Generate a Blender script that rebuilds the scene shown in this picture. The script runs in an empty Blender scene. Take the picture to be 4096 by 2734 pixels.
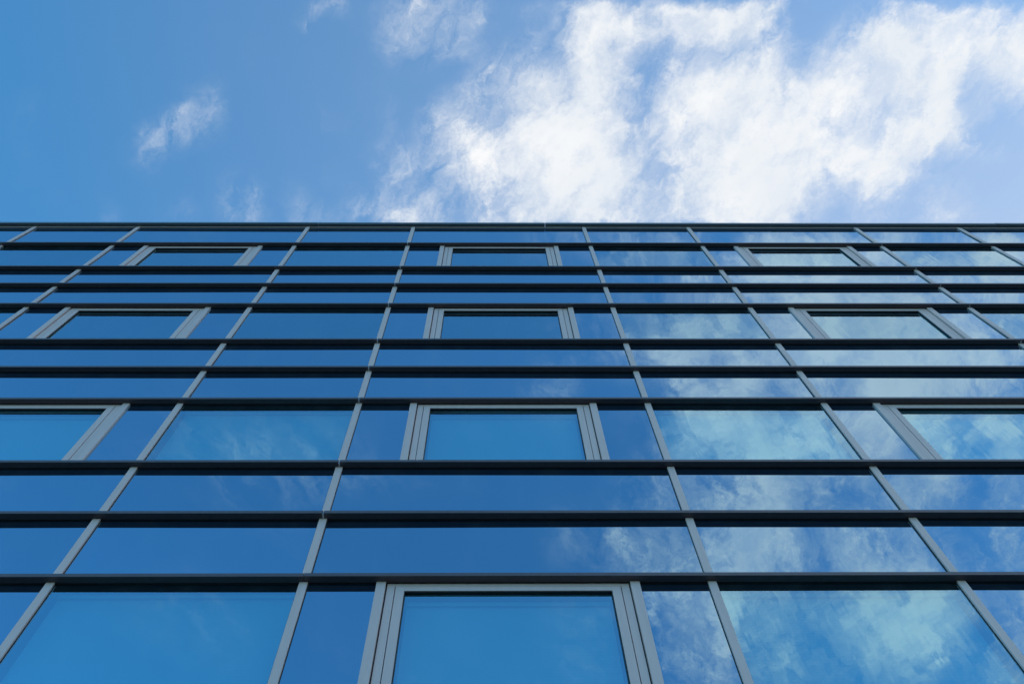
import bpy, bmesh, math, random
from mathutils import Matrix, Vector
random.seed(7)
SC = bpy.context.scene
COL = SC.collection

# ------------------------------------------------------------------ node helpers
class NT:
    def __init__(s, tree): s.t = tree; s.n = tree.nodes; s.l = tree.links
    def new(s, typ, **kw):
        n = s.n.new(typ)
        for k, v in kw.items(): setattr(n, k, v)
        return n
    def put(s, sock, v):
        if isinstance(v, bpy.types.NodeSocket): s.l.new(v, sock)
        else: sock.default_value = v
    def math(s, op, a, b=0.0, c=0.0, clamp=False):
        n = s.new('ShaderNodeMath', operation=op, use_clamp=clamp)
        s.put(n.inputs[0], a); s.put(n.inputs[1], b); s.put(n.inputs[2], c)
        return n.outputs[0]
    def vec(s, op, a, b=(0, 0, 0), scale=None):
        n = s.new('ShaderNodeVectorMath', operation=op)
        s.put(n.inputs[0], a); s.put(n.inputs[1], b)
        if scale is not None: s.put(n.inputs[3], scale)
        return n.outputs['Value'] if op in ('DOT_PRODUCT', 'LENGTH') else n.outputs[0]
    def comb(s, x, y, z):
        n = s.new('ShaderNodeCombineXYZ')
        s.put(n.inputs[0], x); s.put(n.inputs[1], y); s.put(n.inputs[2], z)
        return n.outputs[0]
    def rng(s, v, a, b, c=0.0, d=1.0, typ='SMOOTHSTEP'):
        n = s.new('ShaderNodeMapRange', interpolation_type=typ)
        s.put(n.inputs[0], v)
        for i, q in enumerate((a, b, c, d)): s.put(n.inputs[1 + i], q)
        return n.outputs[0]
    def noise(s, v, scale, detail=6, rough=0.55, dist=0.0, dim='3D', color=False, lac=2.0):
        n = s.new('ShaderNodeTexNoise', noise_dimensions=dim)
        s.put(n.inputs['Vector'], v)
        n.inputs['Scale'].default_value = scale; n.inputs['Detail'].default_value = detail
        n.inputs['Roughness'].default_value = rough; n.inputs['Distortion'].default_value = dist
        n.inputs['Lacunarity'].default_value = lac
        return n.outputs[1] if color else n.outputs[0]
    def mixc(s, f, a, b, blend='MIX'):
        n = s.new('ShaderNodeMix', data_type='RGBA', blend_type=blend)
        s.put(n.inputs[0], f); s.put(n.inputs[6], a); s.put(n.inputs[7], b)
        return n.outputs[2]

def mat(name):
    m = bpy.data.materials.new(name); m.use_nodes = True
    nt = NT(m.node_tree)
    for n in list(nt.n): nt.n.remove(n)
    out = nt.new('ShaderNodeOutputMaterial')
    return m, nt, out

# ------------------------------------------------------------------ materials
def metal_paint(name, base, var, rough, metallic=0.0, dirt=0.35, coat=0.0, light=0.0):
    m, nt, out = mat(name)
    g = nt.new('ShaderNodeNewGeometry').outputs['Position']
    p = nt.new('ShaderNodeBsdfPrincipled')
    streak = nt.noise(nt.vec('MULTIPLY', g, (9.0, 9.0, 0.9)), 2.0, 6, 0.6)
    fine = nt.noise(g, 60.0, 3, 0.6)
    c = nt.mixc(nt.rng(streak, 0.3, 0.7), (*base, 1), (*[b * var for b in base], 1))
    speck = nt.rng(nt.noise(g, 34.0, 2, 0.5), 0.735, 0.78)
    c = nt.mixc(nt.math('MULTIPLY', speck, dirt), c, (0.02, 0.018, 0.015, 1))
    if light:
        sp = nt.rng(nt.noise(nt.vec('ADD', g, (5, 3, 1)), 21.0, 3, 0.6), 0.74, 0.80)
        c = nt.mixc(nt.math('MULTIPLY', sp, light), c, (0.45, 0.47, 0.48, 1))
    nt.put(p.inputs['Base Color'], c)
    nt.put(p.inputs['Roughness'], nt.rng(fine, 0.3, 0.7, rough - 0.06, rough + 0.08, 'LINEAR'))
    p.inputs['Metallic'].default_value = metallic
    p.inputs['Coat Weight'].default_value = coat
    nt.l.new(p.outputs[0], out.inputs[0])
    return m

M_GREY = metal_paint('grey_anodised_metal', (0.76, 0.53, 0.50), 0.93, 0.42)
M_LEDGE = metal_paint('anthracite_metal', (0.125, 0.090, 0.100), 0.85, 0.38, light=0.6)
M_COPING = metal_paint('coping_metal', (0.16, 0.19, 0.22), 0.85, 0.40)
M_ALU = metal_paint('mill_aluminium', (0.75, 0.77, 0.80), 0.9, 0.35, metallic=0.6, dirt=0.1)
M_GASKET = metal_paint('black_rubber', (0.012, 0.013, 0.016), 0.7, 0.6, dirt=0.0)
M_WALL = metal_paint('dark_render', (0.10, 0.10, 0.11), 0.85, 0.8)

def glass_mat(name, tint, see_through, wave, ghost=0.0, face=(0.004, 0.010, 0.02)):
    """coated architectural glass: mirror-like tinted coat, Fresnel rise at grazing view,
    and behind it either an opaque back (spandrel) or a view of the blind (vision)"""
    m, nt, out = mat(name)
    g = nt.new('ShaderNodeNewGeometry').outputs['Position']
    rnd = nt.new('ShaderNodeObjectInfo').outputs['Random']
    off = nt.comb(nt.math('MULTIPLY', rnd, 37.0), 0.0, nt.math('MULTIPLY', rnd, 91.0))
    gg = nt.vec('ADD', g, off)
    # roller-wave / bending distortion of the tempered pane
    h1 = nt.noise(nt.vec('MULTIPLY', gg, wave[1]), 1.0, 2, 0.5)
    h2 = nt.noise(nt.vec('MULTIPLY', gg, wave[2]), 1.0, 1, 0.5)
    h = nt.math('ADD', h1, nt.math('MULTIPLY', h2, wave[3]))
    bmp = nt.new('ShaderNodeBump'); bmp.inputs['Strength'].default_value = 1.0
    bmp.inputs['Distance'].default_value = wave[0]
    nt.put(bmp.inputs['Height'], h)
    # tint varies very slightly from pane to pane
    tv = nt.math('ADD', nt.math('MULTIPLY', rnd, 0.10), 0.95)
    tc = nt.vec('SCALE', tint, scale=tv)
    lw = nt.new('ShaderNodeLayerWeight'); lw.inputs['Blend'].default_value = 0.5
    fac = nt.math('POWER', lw.outputs['Facing'], 3.4)
    fac = nt.math('MULTIPLY', fac, 0.95)
    gcol = nt.mixc(fac, tc, (0.62, 0.72, 0.80, 1))
    gl = nt.new('ShaderNodeBsdfGlossy'); gl.inputs['Roughness'].default_value = 0.0
    nt.put(gl.inputs['Color'], gcol); nt.put(gl.inputs['Normal'], bmp.outputs[0])
    top = gl.outputs[0]
    dust = nt.noise(nt.vec('MULTIPLY', gg, (3.0, 3.0, 0.7)), 1.2, 5, 0.6)
    if see_through is None:
        back = nt.new('ShaderNodeBsdfDiffuse'); nt.put(back.inputs['Color'], nt.mixc(nt.rng(dust, 0.42, 0.75), (*face, 1), (0.014, 0.019, 0.026, 1)))
        add = nt.new('ShaderNodeAddShader')
        nt.l.new(top, add.inputs[0]); nt.l.new(back.outputs[0], add.inputs[1])
        nt.l.new(add.outputs[0], out.inputs[0])
    else:
        tr = nt.new('ShaderNodeBsdfTransparent')
        nt.put(tr.inputs['Color'], (*see_through, 1))
        add = nt.new('ShaderNodeAddShader')
        nt.l.new(top, add.inputs[0]); nt.l.new(tr.outputs[0], add.inputs[1])
        df = nt.new('ShaderNodeBsdfDiffuse')
        nt.put(df.inputs['Color'], nt.mixc(nt.rng(dust, 0.4, 0.75), (0.002, 0.004, 0.005, 1), (0.012, 0.015, 0.016, 1)))
        add2 = nt.new('ShaderNodeAddShader')
        nt.l.new(add.outputs[0], add2.inputs[0]); nt.l.new(df.outputs[0], add2.inputs[1])
        nt.l.new(add2.outputs[0], out.inputs[0])
    return m

M_SPAN = glass_mat('blue_spandrel_glass', (0.275, 0.46, 0.585), None,
                   (0.0009, (0.9, 1, 0.8), (5.0, 1, 1.6), 0.12))
M_VIS = glass_mat('clear_coated_glass', (0.235, 0.455, 0.565), (0.32, 0.53, 0.55),
                  (0.0015, (1.3, 1, 0.6), (8.5, 1, 0.7), 0.30))

def blind_mat():
    m, nt, out = mat('blind_fabric')
    g = nt.new('ShaderNodeNewGeometry').outputs['Position']
    w = nt.new('ShaderNodeTexWave', wave_type='BANDS', bands_direction='Z')
    w.inputs['Scale'].default_value = 9.0; w.inputs['Distortion'].default_value = 0.0
    nt.l.new(g, w.inputs['Vector'])
    c = nt.mixc(w.outputs['Fac'], (0.17, 0.31, 0.33, 1), (0.18, 0.325, 0.345, 1))
    p = nt.new('ShaderNodeBsdfDiffuse'); nt.put(p.inputs['Color'], c)
    nt.l.new(p.outputs[0], out.inputs[0])
    return m
M_BLIND = blind_mat()

def paving_mat():
    m, nt, out = mat('concrete_paving')
    g = nt.new('ShaderNodeNewGeometry').outputs['Position']
    b = nt.new('ShaderNodeTexBrick'); b.inputs['Scale'].default_value = 1.0
    b.inputs['Color1'].default_value = (0.032, 0.032, 0.031, 1); b.inputs['Color2'].default_value = (0.026, 0.026, 0.025, 1)
    b.inputs['Mortar'].default_value = (0.02, 0.02, 0.018, 1)
    b.inputs['Mortar Size'].default_value = 0.006; b.inputs['Brick Width'].default_value = 0.6; b.inputs['Row Height'].default_value = 0.3
    nt.l.new(g, b.inputs['Vector'])
    n = nt.noise(g, 0.8, 6, 0.6)
    c = nt.mixc(nt.rng(n, 0.3, 0.7, 0.0, 0.5), b.outputs['Color'], (0.03, 0.03, 0.029, 1))
    p = nt.new('ShaderNodeBsdfPrincipled'); nt.put(p.inputs['Base Color'], c); p.inputs['Roughness'].default_value = 0.85
    nt.l.new(p.outputs[0], out.inputs[0])
    return m
M_PAVE = paving_mat()

# ------------------------------------------------------------------ mesh helpers
class MB:
    def __init__(s): s.bm = bmesh.new()
    def box(s, x0, x1, y0, y1, z0, z1, mi=0, bevel=0.0):
        bm = s.bm
        v = [bm.verts.new((x, y, z)) for x in (x0, x1) for y in (y0, y1) for z in (z0, z1)]
        idx = [(0, 1, 3, 2), (4, 6, 7, 5), (0, 4, 5, 1), (2, 3, 7, 6), (0, 2, 6, 4), (1, 5, 7, 3)]
        fs = [bm.faces.new([v[i] for i in q]) for q in idx]
        for f in fs: f.material_index = mi
        if bevel:
            es = list({e for f in fs for e in f.edges})
            r = bmesh.ops.bevel(bm, geom=es, offset=bevel, segments=2, profile=0.5, affect='EDGES')
            for f in r['faces']: f.material_index = mi; f.smooth = True
        return s
    def build(s, name, mats, parent=None, loc=(0, 0, 0)):
        me = bpy.data.meshes.new(name)
        bmesh.ops.recalc_face_normals(s.bm, faces=s.bm.faces)
        s.bm.to_mesh(me); s.bm.free()
        for m in (mats if isinstance(mats, (list, tuple)) else [mats]): me.materials.append(m)
        o = bpy.data.objects.new(name, me); COL.objects.link(o)
        o.location = loc
        if parent: o.parent = parent
        return o

def pane_mesh(mb, x0, x1, z0, z1, y, depth, pillow, tilt, with_back=True):
    """a real pane: front face slightly bowed and set a hair out of true, with its edge thickness"""
    nx = max(4, int((x1 - x0) / 0.16)); nz = max(4, int((z1 - z0) / 0.16))
    bm = mb.bm
    tx = random.uniform(-tilt, tilt); tz = random.uniform(-tilt, tilt)
    pl = pillow * random.uniform(-1.0, 1.0)
    xc = (x0 + x1) / 2; zc = (z0 + z1) / 2
    grid = []
    for i in range(nx + 1):
        row = []
        for j in range(nz + 1):
            u = i / nx; w = j / nz
            x = x0 + (x1 - x0) * u; z = z0 + (z1 - z0) * w
            dy = pl * (math.sin(math.pi * u) * math.sin(math.pi * w)) + tx * (x - xc) + tz * (z - zc)
            row.append(bm.verts.new((x, y + dy, z)))
        grid.append(row)
    for i in range(nx):
        for j in range(nz):
            f = bm.faces.new((grid[i][j], grid[i + 1][j], grid[i + 1][j + 1], grid[i][j + 1])); f.smooth = True
    # edges and back
    ring = [grid[i][0] for i in range(nx + 1)] + [grid[nx][j] for j in range(1, nz + 1)] + \
           [grid[i][nz] for i in range(nx - 1, -1, -1)] + [grid[0][j] for j in range(nz - 1, 0, -1)]
    back = [bm.verts.new((v.co.x, y + depth, v.co.z)) for v in ring]
    ring = [bm.verts.new(v.co) for v in ring]
    n = len(ring)
    for a in range(n):
        b = (a + 1) % n
        bm.faces.new((ring[b], ring[a], back[a], back[b]))
    if with_back: bm.faces.new(back)

# ------------------------------------------------------------------ facade layout (metres)
MX = [-19.69, -17.65, -14.32, -12.28, -8.945, -6.925, -3.605, -1.540, 1.812, 3.868, 7.172, 9.220, 12.56, 14.60, 17.93, 19.97]
# bays alternate: narrow between 0-1, wide between 1-2, ...
WIDE = lambda i: i % 2 == 1
ZT = [1.400, 2.412, 3.420, 5.010, 6.022, 7.034, 8.633, 9.645, 10.661, 12.252, 13.245, 14.245, 15.790, 16.825, 17.810, 19.372]
LH = 0.047                     # ledge height
ZCOP0, ZCOP1 = 20.792, 20.873
# rows: (bottom z, top z, has windows)
ZB = [0.35] + ZT
rows = []
for i, zt in enumerate(ZT):
    rows.append((ZB[i], zt - LH, i in (3, 6, 9, 12, 15)))
rows.append((ZT[-1], ZCOP0 - 0.045, False))
PROJ = 0.077                   # ledge projection
MP = 0.023                     # mullion projection
MW = 0.035                     # mullion half width

root = bpy.data.objects.new('office_building', None); COL.objects.link(root)
root['label'] = 'modern office block with blue mirror glass facade, grey mullions and dark horizontal ledges'
root['category'] = 'building'
XL, XR = MX[0] - 0.06, MX[-1] + 0.06

# wall (opaque body behind the glass, returns at both ends and plinth)
w = MB()
w.box(XL, XR, 0.45, 16.0, 0.0, 20.70)
w.box(XL, MX[0] - 0.037, 0.024, 0.449, 0.0, 20.70)
w.box(MX[-1] + 0.037, XR, 0.024, 0.449, 0.0, 20.70)
w.box(XL, XR, -0.06, 0.020, 0.0, 0.345)
w.build('wall', M_WALL, root)
fl = MB()
for z in (3.45, 7.06, 10.68, 14.27, 17.84):
    fl.box(MX[0] + 0.05, MX[-1] - 0.05, 0.20, 0.447, z, z + 0.30)
fl.build('floor_slab', M_WALL, root)
rf = MB()
rf.box(XL, XR, 0.30, 16.02, 20.702, 20.80)
rf.build('roof', M_WALL, root)

# mullions, one continuous member per grid line
for i, x in enumerate(MX):
    m = MB()
    m.box(x - MW, x + MW, -MP, 0.06, 0.346, 20.789, 0, 0.0015)
    m.box(x - MW - 0.007, x + MW + 0.007, -0.0045, 0.05, 0.348, 20.785, 1)
    m.build('mullion', [M_GREY, M_GASKET], root)
# head rail under the coping
for i in range(len(MX) - 1):
    m = MB(); m.box(MX[i] + MW + 0.008, MX[i + 1] - MW - 0.008, -0.019, 0.05, 20.752, 20.790, 0, 0.001)
    m.build('head_rail', M_GREY, root)

# horizontal ledges in lengths, with open joints on mullion centre lines
JX = [XL, MX[2], MX[4], MX[7], MX[10], MX[13], XR]
for r, zt in enumerate(ZT):
    for k in range(len(JX) - 1):
        g = 0.0045 if r != 6 else 0.0012
        g2 = g + random.uniform(-0.001, 0.001)
        dz = random.uniform(-0.0012, 0.0012); dy = random.uniform(-0.0012, 0.0012)
        m = MB()
        m.box(JX[k] + g, JX[k + 1] - g2, -PROJ + dy, 0.012, zt - LH + dz, zt + dz, 0, 0.0022)
        # drip groove strip on the underside, close to the glass
        m.box(JX[k] + g + 0.002, JX[k + 1] - g2 - 0.002, -0.012, 0.010, zt - LH - 0.004 + dz, zt - LH + 0.001 + dz, 1)
        m.build('ledge', [M_LEDGE, M_GASKET], root)
# bright splice plates showing in the open joints
for r, zt in enumerate(ZT):
    for k in (1, 2, 3, 4, 5):
        m = MB(); m.box(JX[k] - 0.0055, JX[k] + 0.0055, -PROJ + 0.010, -MP - 0.001, zt - LH - 0.0015, zt - 0.004)
        if r != 6: m.build('splice_plate', M_ALU, root)
# roof coping in equal lengths
cx = -7.872 - 4.462 * 3
while cx < XR:
    a = max(cx, XL); b = min(cx + 4.462, XR)
    dz = random.uniform(-0.004, 0.004); dy = random.uniform(-0.003, 0.003)
    if b - a > 0.1:
        m = MB()
        m.box(a + 0.004, b - 0.004, -0.088 + dy, 0.32, ZCOP1 - 0.022 + dz, ZCOP1 + dz, 0, 0.002)
        m.box(a + 0.004, b - 0.004, -0.084 + dy, -0.040, ZCOP0 + dz, ZCOP1 - 0.0225 + dz, 0, 0.001)
        m.box(a + 0.006, b - 0.006, -0.0395, 0.05, ZCOP0 + 0.010, ZCOP1 - 0.024 + dz, 0)
        m.build('coping', M_COPING, root)
    cx += 4.462

def blind(x0, x1, z0, z1, y, parent):
    m = MB(); m.box(x0, x1, y, y + 0.006, z0, z1)
    m.box(x0, x1, y - 0.02, y + 0.026, z1 + 0.002, z1 + 0.05)
    return m.build('roller_blind', M_BLIND, parent)

# glazing
spandrels = []; 
def spandrel(x0, x1, z0, z1, vis):
    m = MB() if vis else stuffbm
    pane_mesh(m, x0, x1, z0, z1, 0.0, 0.024, 0.0012, 0.0017)
    if vis: m.build('spandrel_panel', M_SPAN, root)
stuffbm = MB()
def in_view(x0, x1, zt):
    if zt < 7.2: return False
    half = 0.5 * (zt - 1.6) + 0.6
    return x1 > -half * 1.02 and x0 < half * 1.1

PO, PI, FO, FI, SO, SI = 1.079, 1.001, 0.989, 0.925, 0.918, 0.845
def window(xc, z0, z1, par, closed):
    f = MB()
    y0 = -0.003
    # outer frame: two jambs, head, sill
    f.box(xc - FO, xc - FI, y0, 0.07, z0 - 0.006, z1 + 0.006, 0, 0.001)
    f.box(xc + FI, xc + FO, y0, 0.07, z0 - 0.006, z1 + 0.006, 0, 0.001)
    f.box(xc - FI + .0002, xc + FI - .0002, y0, 0.07, z1 - 0.041, z1 + 0.006, 0, 0.001)
    f.box(xc - FI + .0002, xc + FI - .0002, y0, 0.07, z0 - 0.006, z0 + 0.041, 0, 0.001)
    # dark joint behind the frame edges
    f.box(xc - PI, xc - FO + .0002, 0.012, 0.06, z0 - 0.004, z1 + 0.004, 1)
    f.box(xc + FO - .0002, xc + PI, 0.012, 0.06, z0 - 0.004, z1 + 0.004, 1)
    win = f.build('window', [M_GREY, M_GASKET], par)
    for s in (-1, 1):
        p = MB(); a, b = sorted((xc + s * PO, xc + s * PI))
        p.box(a, b, -MP - 0.0005, 0.06, z0 - 0.006, z1 + 0.006, 0, 0.0015)
        p.build('side_post', [M_GREY], win)
    sa = MB(); zs0, zs1 = z0 + 0.047, z1 - 0.047
    ys = -0.006
    sa.box(xc - SO, xc - SI, ys, 0.06, zs0, zs1, 0, 0.0012)
    sa.box(xc + SI, xc + SO, ys, 0.06, zs0, zs1, 0, 0.0012)
    sa.box(xc - SI + .0002, xc + SI - .0002, ys, 0.06, zs1 - 0.058, zs1, 0, 0.0012)
    sa.box(xc - SI + .0002, xc + SI - .0002, ys, 0.06, zs0, zs0 + 0.058, 0, 0.0012)
    # glazing gasket
    for a, b in ((xc - SI, xc - SI + 0.007), (xc + SI - 0.007, xc + SI)):
        sa.box(a, b, 0.004, 0.03, zs0 + 0.0582, zs1 - 0.0582, 1)
    sa.box(xc - SI + .0072, xc + SI - .0072, 0.004, 0.03, zs1 - 0.065, zs1 - 0.0582, 1)
    sa.build('sash', [M_GREY, M_GASKET], win)
    pn = MB(); pane_mesh(pn, xc - SI + 0.004, xc + SI - 0.004, zs0 + 0.05, zs1 - 0.055, 0.0235, 0.012, 0.0008, 0.0006, False)
    pn.build('pane', M_VIS, win)
    if closed > 0.02:
        zb1 = zs1 - 0.12; zb0 = zb1 - (zb1 - zs0 - 0.06) * closed
        blind(xc - SI + 0.02, xc + SI - 0.02, zb0, zb1, 0.115, win)
    return win

for ri, (z0, z1, haswin) in enumerate(rows):
    for i in range(len(MX) - 1):
        xa, xb = MX[i] + MW - 0.004, MX[i + 1] - MW + 0.004
        vis = in_view(xa, xb, z1)
        g0, g1 = z0 - 0.012, z1 + 0.012
        if ri == 0: g0 = z0
        if not haswin:
            spandrel(xa, xb, g0, g1, vis)
        elif WIDE(i):
            xc = (MX[i] + MX[i + 1]) / 2
            spandrel(xa, xc - PO + 0.004, g0, g1, vis)
            spandrel(xc + PO - 0.004, xb, g0, g1, vis)
            window(xc, z0, z1, root, 1.0 if z1 < 13 else 0.0)
        else:
            m = MB(); pane_mesh(m, xa, xb, g0, g1, 0.0, 0.012, 0.0018, 0.0014, False)
            gp = m.build('glass_panel', M_VIS, root)
            cl = 1.0 if z1 < 13 else 0.0
            if cl > 0: blind(xa + 0.03, xb - 0.03, z1 - 0.09 - (z1 - z0 - 0.1) * cl, z1 - 0.06, 0.11, gp)
o = stuffbm.build('spandrel_panel', M_SPAN, root); o['kind'] = 'stuff'

# ------------------------------------------------------------------ ground
gm = MB()
gm.box(-400, 400, -400, 400, -0.5, 0.0)
go = gm.build('ground', M_PAVE); go['kind'] = 'structure'

# ------------------------------------------------------------------ camera
cam = bpy.data.cameras.new('camera'); co = bpy.data.objects.new('camera', cam); COL.objects.link(co)
cam.sensor_width = 36.0; cam.lens = 3983.0 / 4096 * 36; cam.shift_x = 46.6 / 4096
cam.clip_start = 0.05; cam.clip_end = 3000
Rw = Matrix(((0.99996218, -0.00015878, -0.00869506),
             (-0.00316301, -0.93799702, -0.34662888),
             (-0.00810090, 0.34664327, -0.93796206)))
co.rotation_euler = Rw.to_euler()
co.location = (0, -4.697, 1.6)
SC.camera = co

# ------------------------------------------------------------------ light
SUN_EL, SUN_AZ = 26.0, 58.0        # azimuth clockwise from +Y (behind the building, to the right)
sl = bpy.data.lights.new('sun', 'SUN'); so = bpy.data.objects.new('sun', sl); COL.objects.link(so)
sl.energy = 2.6; sl.angle = math.radians(0.53); sl.color = (1.0, 0.95, 0.88)
e, a = math.radians(SUN_EL), math.radians(SUN_AZ)
sd = Vector((math.sin(a) * math.cos(e), math.cos(a) * math.cos(e), math.sin(e)))
so.rotation_euler = sd.to_track_quat('Z', 'Y').to_euler()
so.location = (0, 0, 40)

# ------------------------------------------------------------------ sky and clouds (world)
SXL=[-0.49,-0.4733,-0.4565,-0.4398,-0.4231,-0.4063,-0.3896,-0.3728,-0.3561,-0.3394,-0.3226,-0.3059,-0.2892,-0.2724,-0.2557,-0.2389,-0.2222,-0.2055,-0.1887,-0.172]
SKYL=['0000000000000000000000000000000000000011',
  '0000000000000000000000000000000000000118',
  '0000000000000000000000000000000000000000',
  '0000000000000000000000000000000000000000',
  '0000000000000000000000000000000000000000',
  '0000000000000000000000000106010000000000',
  '0000000000000000000000041315020000000000',
  '0000000000000000000008212613010000000001',
  '0000000000000000000924282111000000000001',
  '0000000000000000022320161004000000000000',
  '0000000000000001072108020000000000000000',
  '0001020000000002071201000001040401000001',
  '0002020000000000020400000004101502030202',
  '0000010200000000000000030106162201090702',
  '0000020200000301000104100310202100151408',
  '0000000000010802000309130211211901181814']
SXR=[-0.172,-0.149,-0.1261,-0.1031,-0.0801,-0.0572,-0.0342,-0.0112,0.0117,0.0347,0.0577,0.0806,0.1036,0.1266,0.1495,0.1725,0.1955,0.2185,0.2414,0.2644,0.2874,0.3103,0.3333,0.3563,0.3792,0.4022,0.4252,0.4481,0.4711,0.4941,0.517,0.54]
SKYR=['2020000633362016051620527543608080868272220002173544605859545151',
  '0000000737373019031019697859597273797767090013386250626573686262',
  '0000001138332408092020647965514658665841140330608872678481717070',
  '0000000924191712253024768257253439404833302361768386668571697070',
  '0000010407040019424140698960183948537355434774687089678450526666',
  '0000030700020624416061669053325669768367606777616484658739395555',
  '0000030602112433435860648154447072788571688077685776668930404040',
  '0403030805234034375167707059346864839082727871614971728335291919',
  '0504031005264738426883807555326460869088797767535370737847091010',
  '0001071208244850578390908146405554869086768063597676746647140504',
  '0002071919245057628490868552504557819085728260648583664533200906',
  '0503042230255354568290788872564061819088807559618080492514090705',
  '0605072030223542487388788881524560809090866247427068251511030000',
  '0006182632201432406583818881614659759090886236185650111616030000',
  '0413323737241436456776768173704355698990856030073628122421070104',
  '1020354040282047536470707062684449688890805120102019113029180110']
RX=[-0.5,-0.36,-0.32,-0.29,-0.26,-0.23,-0.2,-0.1,0.0,0.0278,0.0557,0.0835,0.1113,0.1391,0.167,0.1948,0.2226,0.2504,0.2783,0.3061,0.3339,0.3617,0.3896,0.4174,0.4452,0.473,0.5009,0.5287,0.5565,0.5843,0.6122,0.64]
REF=['0000000000000000000000000706021620222924232915101219141010102140',
  '0003060400000002020002060906031727343629252317243445433932142334',
  '0007080400000003020003100703052232373932272320344960605439152630',
  '0009050000000002010003080304133132374236332722385158585135222828',
  '0003020000000000000001030721333838475553412926475152514328212222',
  '0000000000000000000005141627363828385159553833423736332409223434',
  '0000000005030000000003070710182726314354543222212433251207222727',
  '0000000710141808000000000007142021283641403118142447483214292930',
  '0008101719151001010000000001112950516362494141474633393030414141',
  '0004070707070700000003040006112646565955504747606151464945414141',
  '0000000000000000000009140001021636505742364142576161595128222222',
  '0000000000000000000004060417324750413853596470706766625445444444',
  '0000000000000000000000020707192432413650586467665451473825252525',
  '0000000000000000000000000210102330406060606060575050505050505050',
  '0000000000000000000511151927302817203850535351412929434140404040']
SKYT = (0.98, 2.3, 2.75)
wd = bpy.data.worlds.new('World'); SC.world = wd; wd.use_nodes = True
nt = NT(wd.node_tree)
for n in list(nt.n): nt.n.remove(n)
out = nt.new('ShaderNodeOutputWorld'); bg = nt.new('ShaderNodeBackground'); bg.inputs['Strength'].default_value = 0.12
nt.l.new(bg.outputs[0], out.inputs[0])
sk = nt.new('ShaderNodeTexSky', sky_type='NISHITA'); sk.sun_disc = False
sk.sun_elevation = e; sk.sun_rotation = a
sk.air_density = 1.0; sk.dust_density = 0.3; sk.ozone_density = 1.5; sk.altitude = 0
D = nt.new('ShaderNodeTexCoord').outputs['Generated']
sx = nt.new('ShaderNodeSeparateXYZ'); nt.l.new(D, sx.inputs[0])
zc = nt.math('MAXIMUM', sx.outputs[2], 0.04)
px = nt.math('DIVIDE', sx.outputs[0], zc); py = nt.math('DIVIDE', sx.outputs[1], zc)
P = nt.comb(px, py, 0.0)
# domain warp so the coverage map gets torn, wispy outlines
w1 = nt.vec('SUBTRACT', nt.noise(P, 9.0, 5, 0.6, color=True), (0.5, 0.5, 0.5))
w2 = nt.vec('SUBTRACT', nt.noise(nt.vec('ADD', P, (3.3, 1.7, 0)), 28.0, 4, 0.6, color=True), (0.5, 0.5, 0.5))
PW = nt.vec('ADD', P, nt.vec('ADD', nt.vec('SCALE', w1, scale=0.045), nt.vec('SCALE', w2, scale=0.028)))
sw = nt.new('ShaderNodeSeparateXYZ'); nt.l.new(PW, sw.inputs[0])
ux, uy = sw.outputs[0], sw.outputs[1]

def lookup(XS, ROWS, y0, y1):
    n = len(ROWS)
    fac = nt.rng(ux, XS[0], XS[-1], 0.0, 1.0, 'LINEAR')
    v = nt.rng(uy, y0 - (y1 - y0) / (n - 1) * 2, y1 + (y1 - y0) / (n - 1) * 2, -2.0, n + 1.0, 'LINEAR')
    vv = nt.comb(v, v, v)
    tot = None
    for k in range(0, n, 3):
        rp = nt.new('ShaderNodeValToRGB'); cr = rp.color_ramp; cr.interpolation = 'CARDINAL'
        nt.put(rp.inputs[0], fac)
        vals = [[int(ROWS[k + q][2 * c:2 * c + 2]) / 90.0 if k + q < n else 0.0 for q in range(3)] for c in range(len(XS))]
        els = cr.elements
        for c, xx in enumerate(XS):
            pos = (xx - XS[0]) / (XS[-1] - XS[0])
            if c == 0: el = els[0]; el.position = 0.0
            elif c == 1: el = els[1]; el.position = pos
            else: el = els.new(pos)
            el.color = (*vals[c], 1)
        wv = nt.vec('ABSOLUTE', nt.vec('SUBTRACT', vv, (k, k + 1, k + 2)))
        wv = nt.vec('MAXIMUM', nt.vec('SUBTRACT', (1, 1, 1), wv), (0, 0, 0))
        d = nt.vec('DOT_PRODUCT', rp.outputs[0], wv)
        tot = d if tot is None else nt.math('ADD', tot, d)
    return tot
sel = nt.rng(ux, -0.1721, -0.1719, 0.0, 1.0, 'LINEAR')
skl = lookup(SXL, SKYL, 0.030, 0.237)
skr = lookup(SXR, SKYR, 0.030, 0.237)
skycov = nt.math('ADD', skl, nt.math('MULTIPLY', sel, nt.math('SUBTRACT', skr, skl)))
cov = nt.math('ADD', skycov, nt.math('MULTIPLY', lookup(RX, REF, -0.82, -0.26), 1.24))
# loose clouds over the rest of the sky
far = nt.math('MAXIMUM', nt.rng(nt.math('ABSOLUTE', px), 0.62, 0.85), nt.math('MAXIMUM', nt.rng(py, 0.26, 0.40), nt.rng(py, -0.88, -1.1)))
loose = nt.rng(nt.noise(PW, 1.3, 4, 0.55), 0.46, 0.70)
cov = nt.math('ADD', cov, nt.math('MULTIPLY', far, loose))
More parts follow.
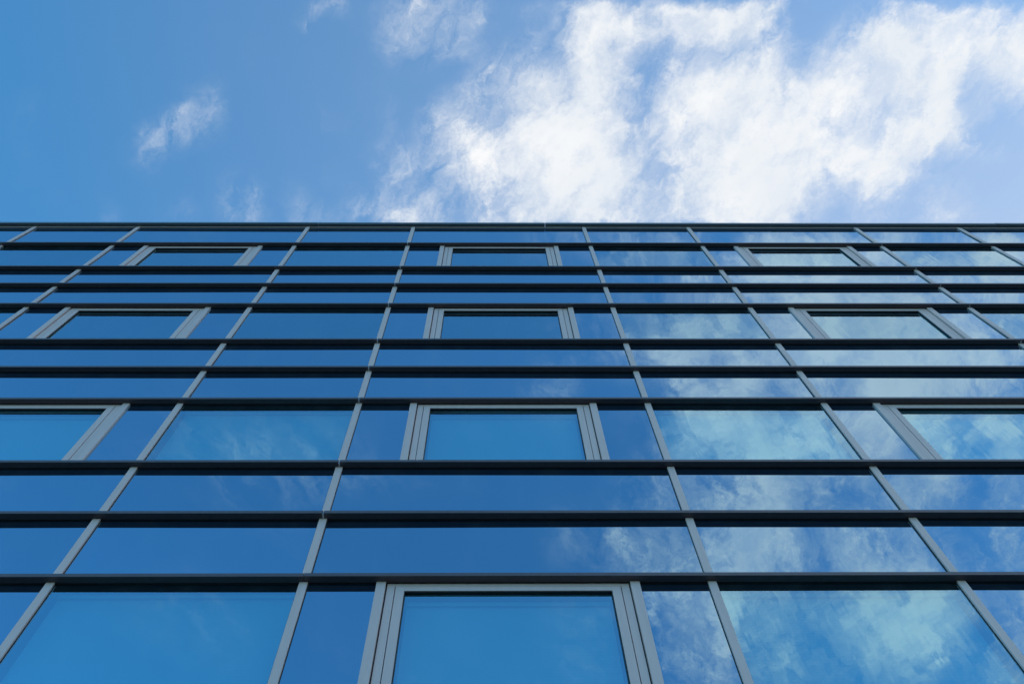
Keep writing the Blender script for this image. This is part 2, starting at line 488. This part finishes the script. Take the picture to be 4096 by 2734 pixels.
# texture of the cloud itself
PS = nt.comb(nt.math('MULTIPLY', nt.vec('DOT_PRODUCT', P, (0.50, -0.866, 0)), 0.70), nt.vec('DOT_PRODUCT', P, (0.866, 0.50, 0)), 0.0)
f1 = nt.noise(nt.vec('ADD', PS, nt.vec('SCALE', w1, scale=0.08)), 20.0, 11, 0.64)
f2 = nt.noise(nt.vec('ADD', PS, nt.vec('SCALE', w2, scale=0.05)), 42.0, 9, 0.65)
fib = nt.noise(nt.vec('ADD', nt.vec('MULTIPLY', PS, (0.62, 1.0, 1.0)), nt.vec('SCALE', w2, scale=0.035)), 30.0, 12, 0.68, 0.5)
tex = nt.math('ADD', nt.math('MULTIPLY', nt.math('SUBTRACT', f1, 0.5), 2.2), nt.math('MULTIPLY', nt.math('SUBTRACT', f2, 0.5), 1.4))
tex = nt.math('MULTIPLY', tex, nt.rng(py, -0.15, 0.0, 1.08, 1.0))
cov = nt.math('POWER', nt.math('MAXIMUM', cov, 0.0), 1.0)
env = nt.rng(cov, 0.0, 0.30, 0.0, 1.0)
cov = nt.math('ADD', cov, nt.math('MULTIPLY', nt.rng(nt.noise(PS, 5.0, 5, 0.6), 0.5, 0.8), 0.16))
core = nt.rng(nt.math('ADD', cov, nt.math('MULTIPLY', tex, env)), 0.36, 1.16)
thin = nt.rng(nt.math('ADD', nt.math('MULTIPLY', cov, 1.25), nt.math('MULTIPLY', nt.math('SUBTRACT', fib, 0.5), nt.math('MULTIPLY', nt.rng(cov, 0.0, 0.25), 2.3))), 0.0, 1.0, 0.0, 1.0, 'LINEAR')
thin = nt.math('MULTIPLY', thin, 0.72)
alpha = nt.math('SUBTRACT', 1.0, nt.math('MULTIPLY', nt.math('SUBTRACT', 1.0, core), nt.math('SUBTRACT', 1.0, thin)))
alpha = nt.math('POWER', alpha, 1.4)
alpha = nt.math('MULTIPLY', alpha, nt.rng(sx.outputs[2], 0.03, 0.15))
skyc = nt.mixc(1.0, sk.outputs[0], (SKYT[0], SKYT[1], SKYT[2], 1), 'MULTIPLY')
shade = nt.rng(nt.noise(PS, 8.0, 6, 0.55), 0.35, 0.65)
ccol = nt.mixc(shade, (6.6, 7.05, 7.6, 1), (8.0, 8.1, 8.2, 1))
# thin high veil thickening towards the sun side
veil = nt.math('MULTIPLY', nt.math('ADD', px, 0.46), 0.27)
vy = nt.math('MULTIPLY', nt.math('MAXIMUM', nt.math('SUBTRACT', py, 0.02), 0.0), nt.math('MAXIMUM', nt.math('ADD', px, 0.1), 0.0))
veil = nt.math('ADD', nt.math('MULTIPLY', veil, nt.rng(py, -0.3, 0.1, 0.12, 1.0)), nt.math('MULTIPLY', vy, 1.0))
veil = nt.math('MINIMUM', nt.math('MAXIMUM', veil, 0.0), 0.45)
skyc = nt.mixc(veil, skyc, (6.8, 5.7, 4.7, 1))
final = nt.mixc(alpha, skyc, ccol)
nt.l.new(final, bg.inputs['Color'])

# ------------------------------------------------------------------ render settings
SC.view_settings.view_transform = 'Standard'; SC.view_settings.look = 'None'
SC.view_settings.exposure = 0.0; SC.view_settings.gamma = 1.0
SC.cycles.max_bounces = 10; SC.cycles.glossy_bounces = 6; SC.cycles.transparent_max_bounces = 12
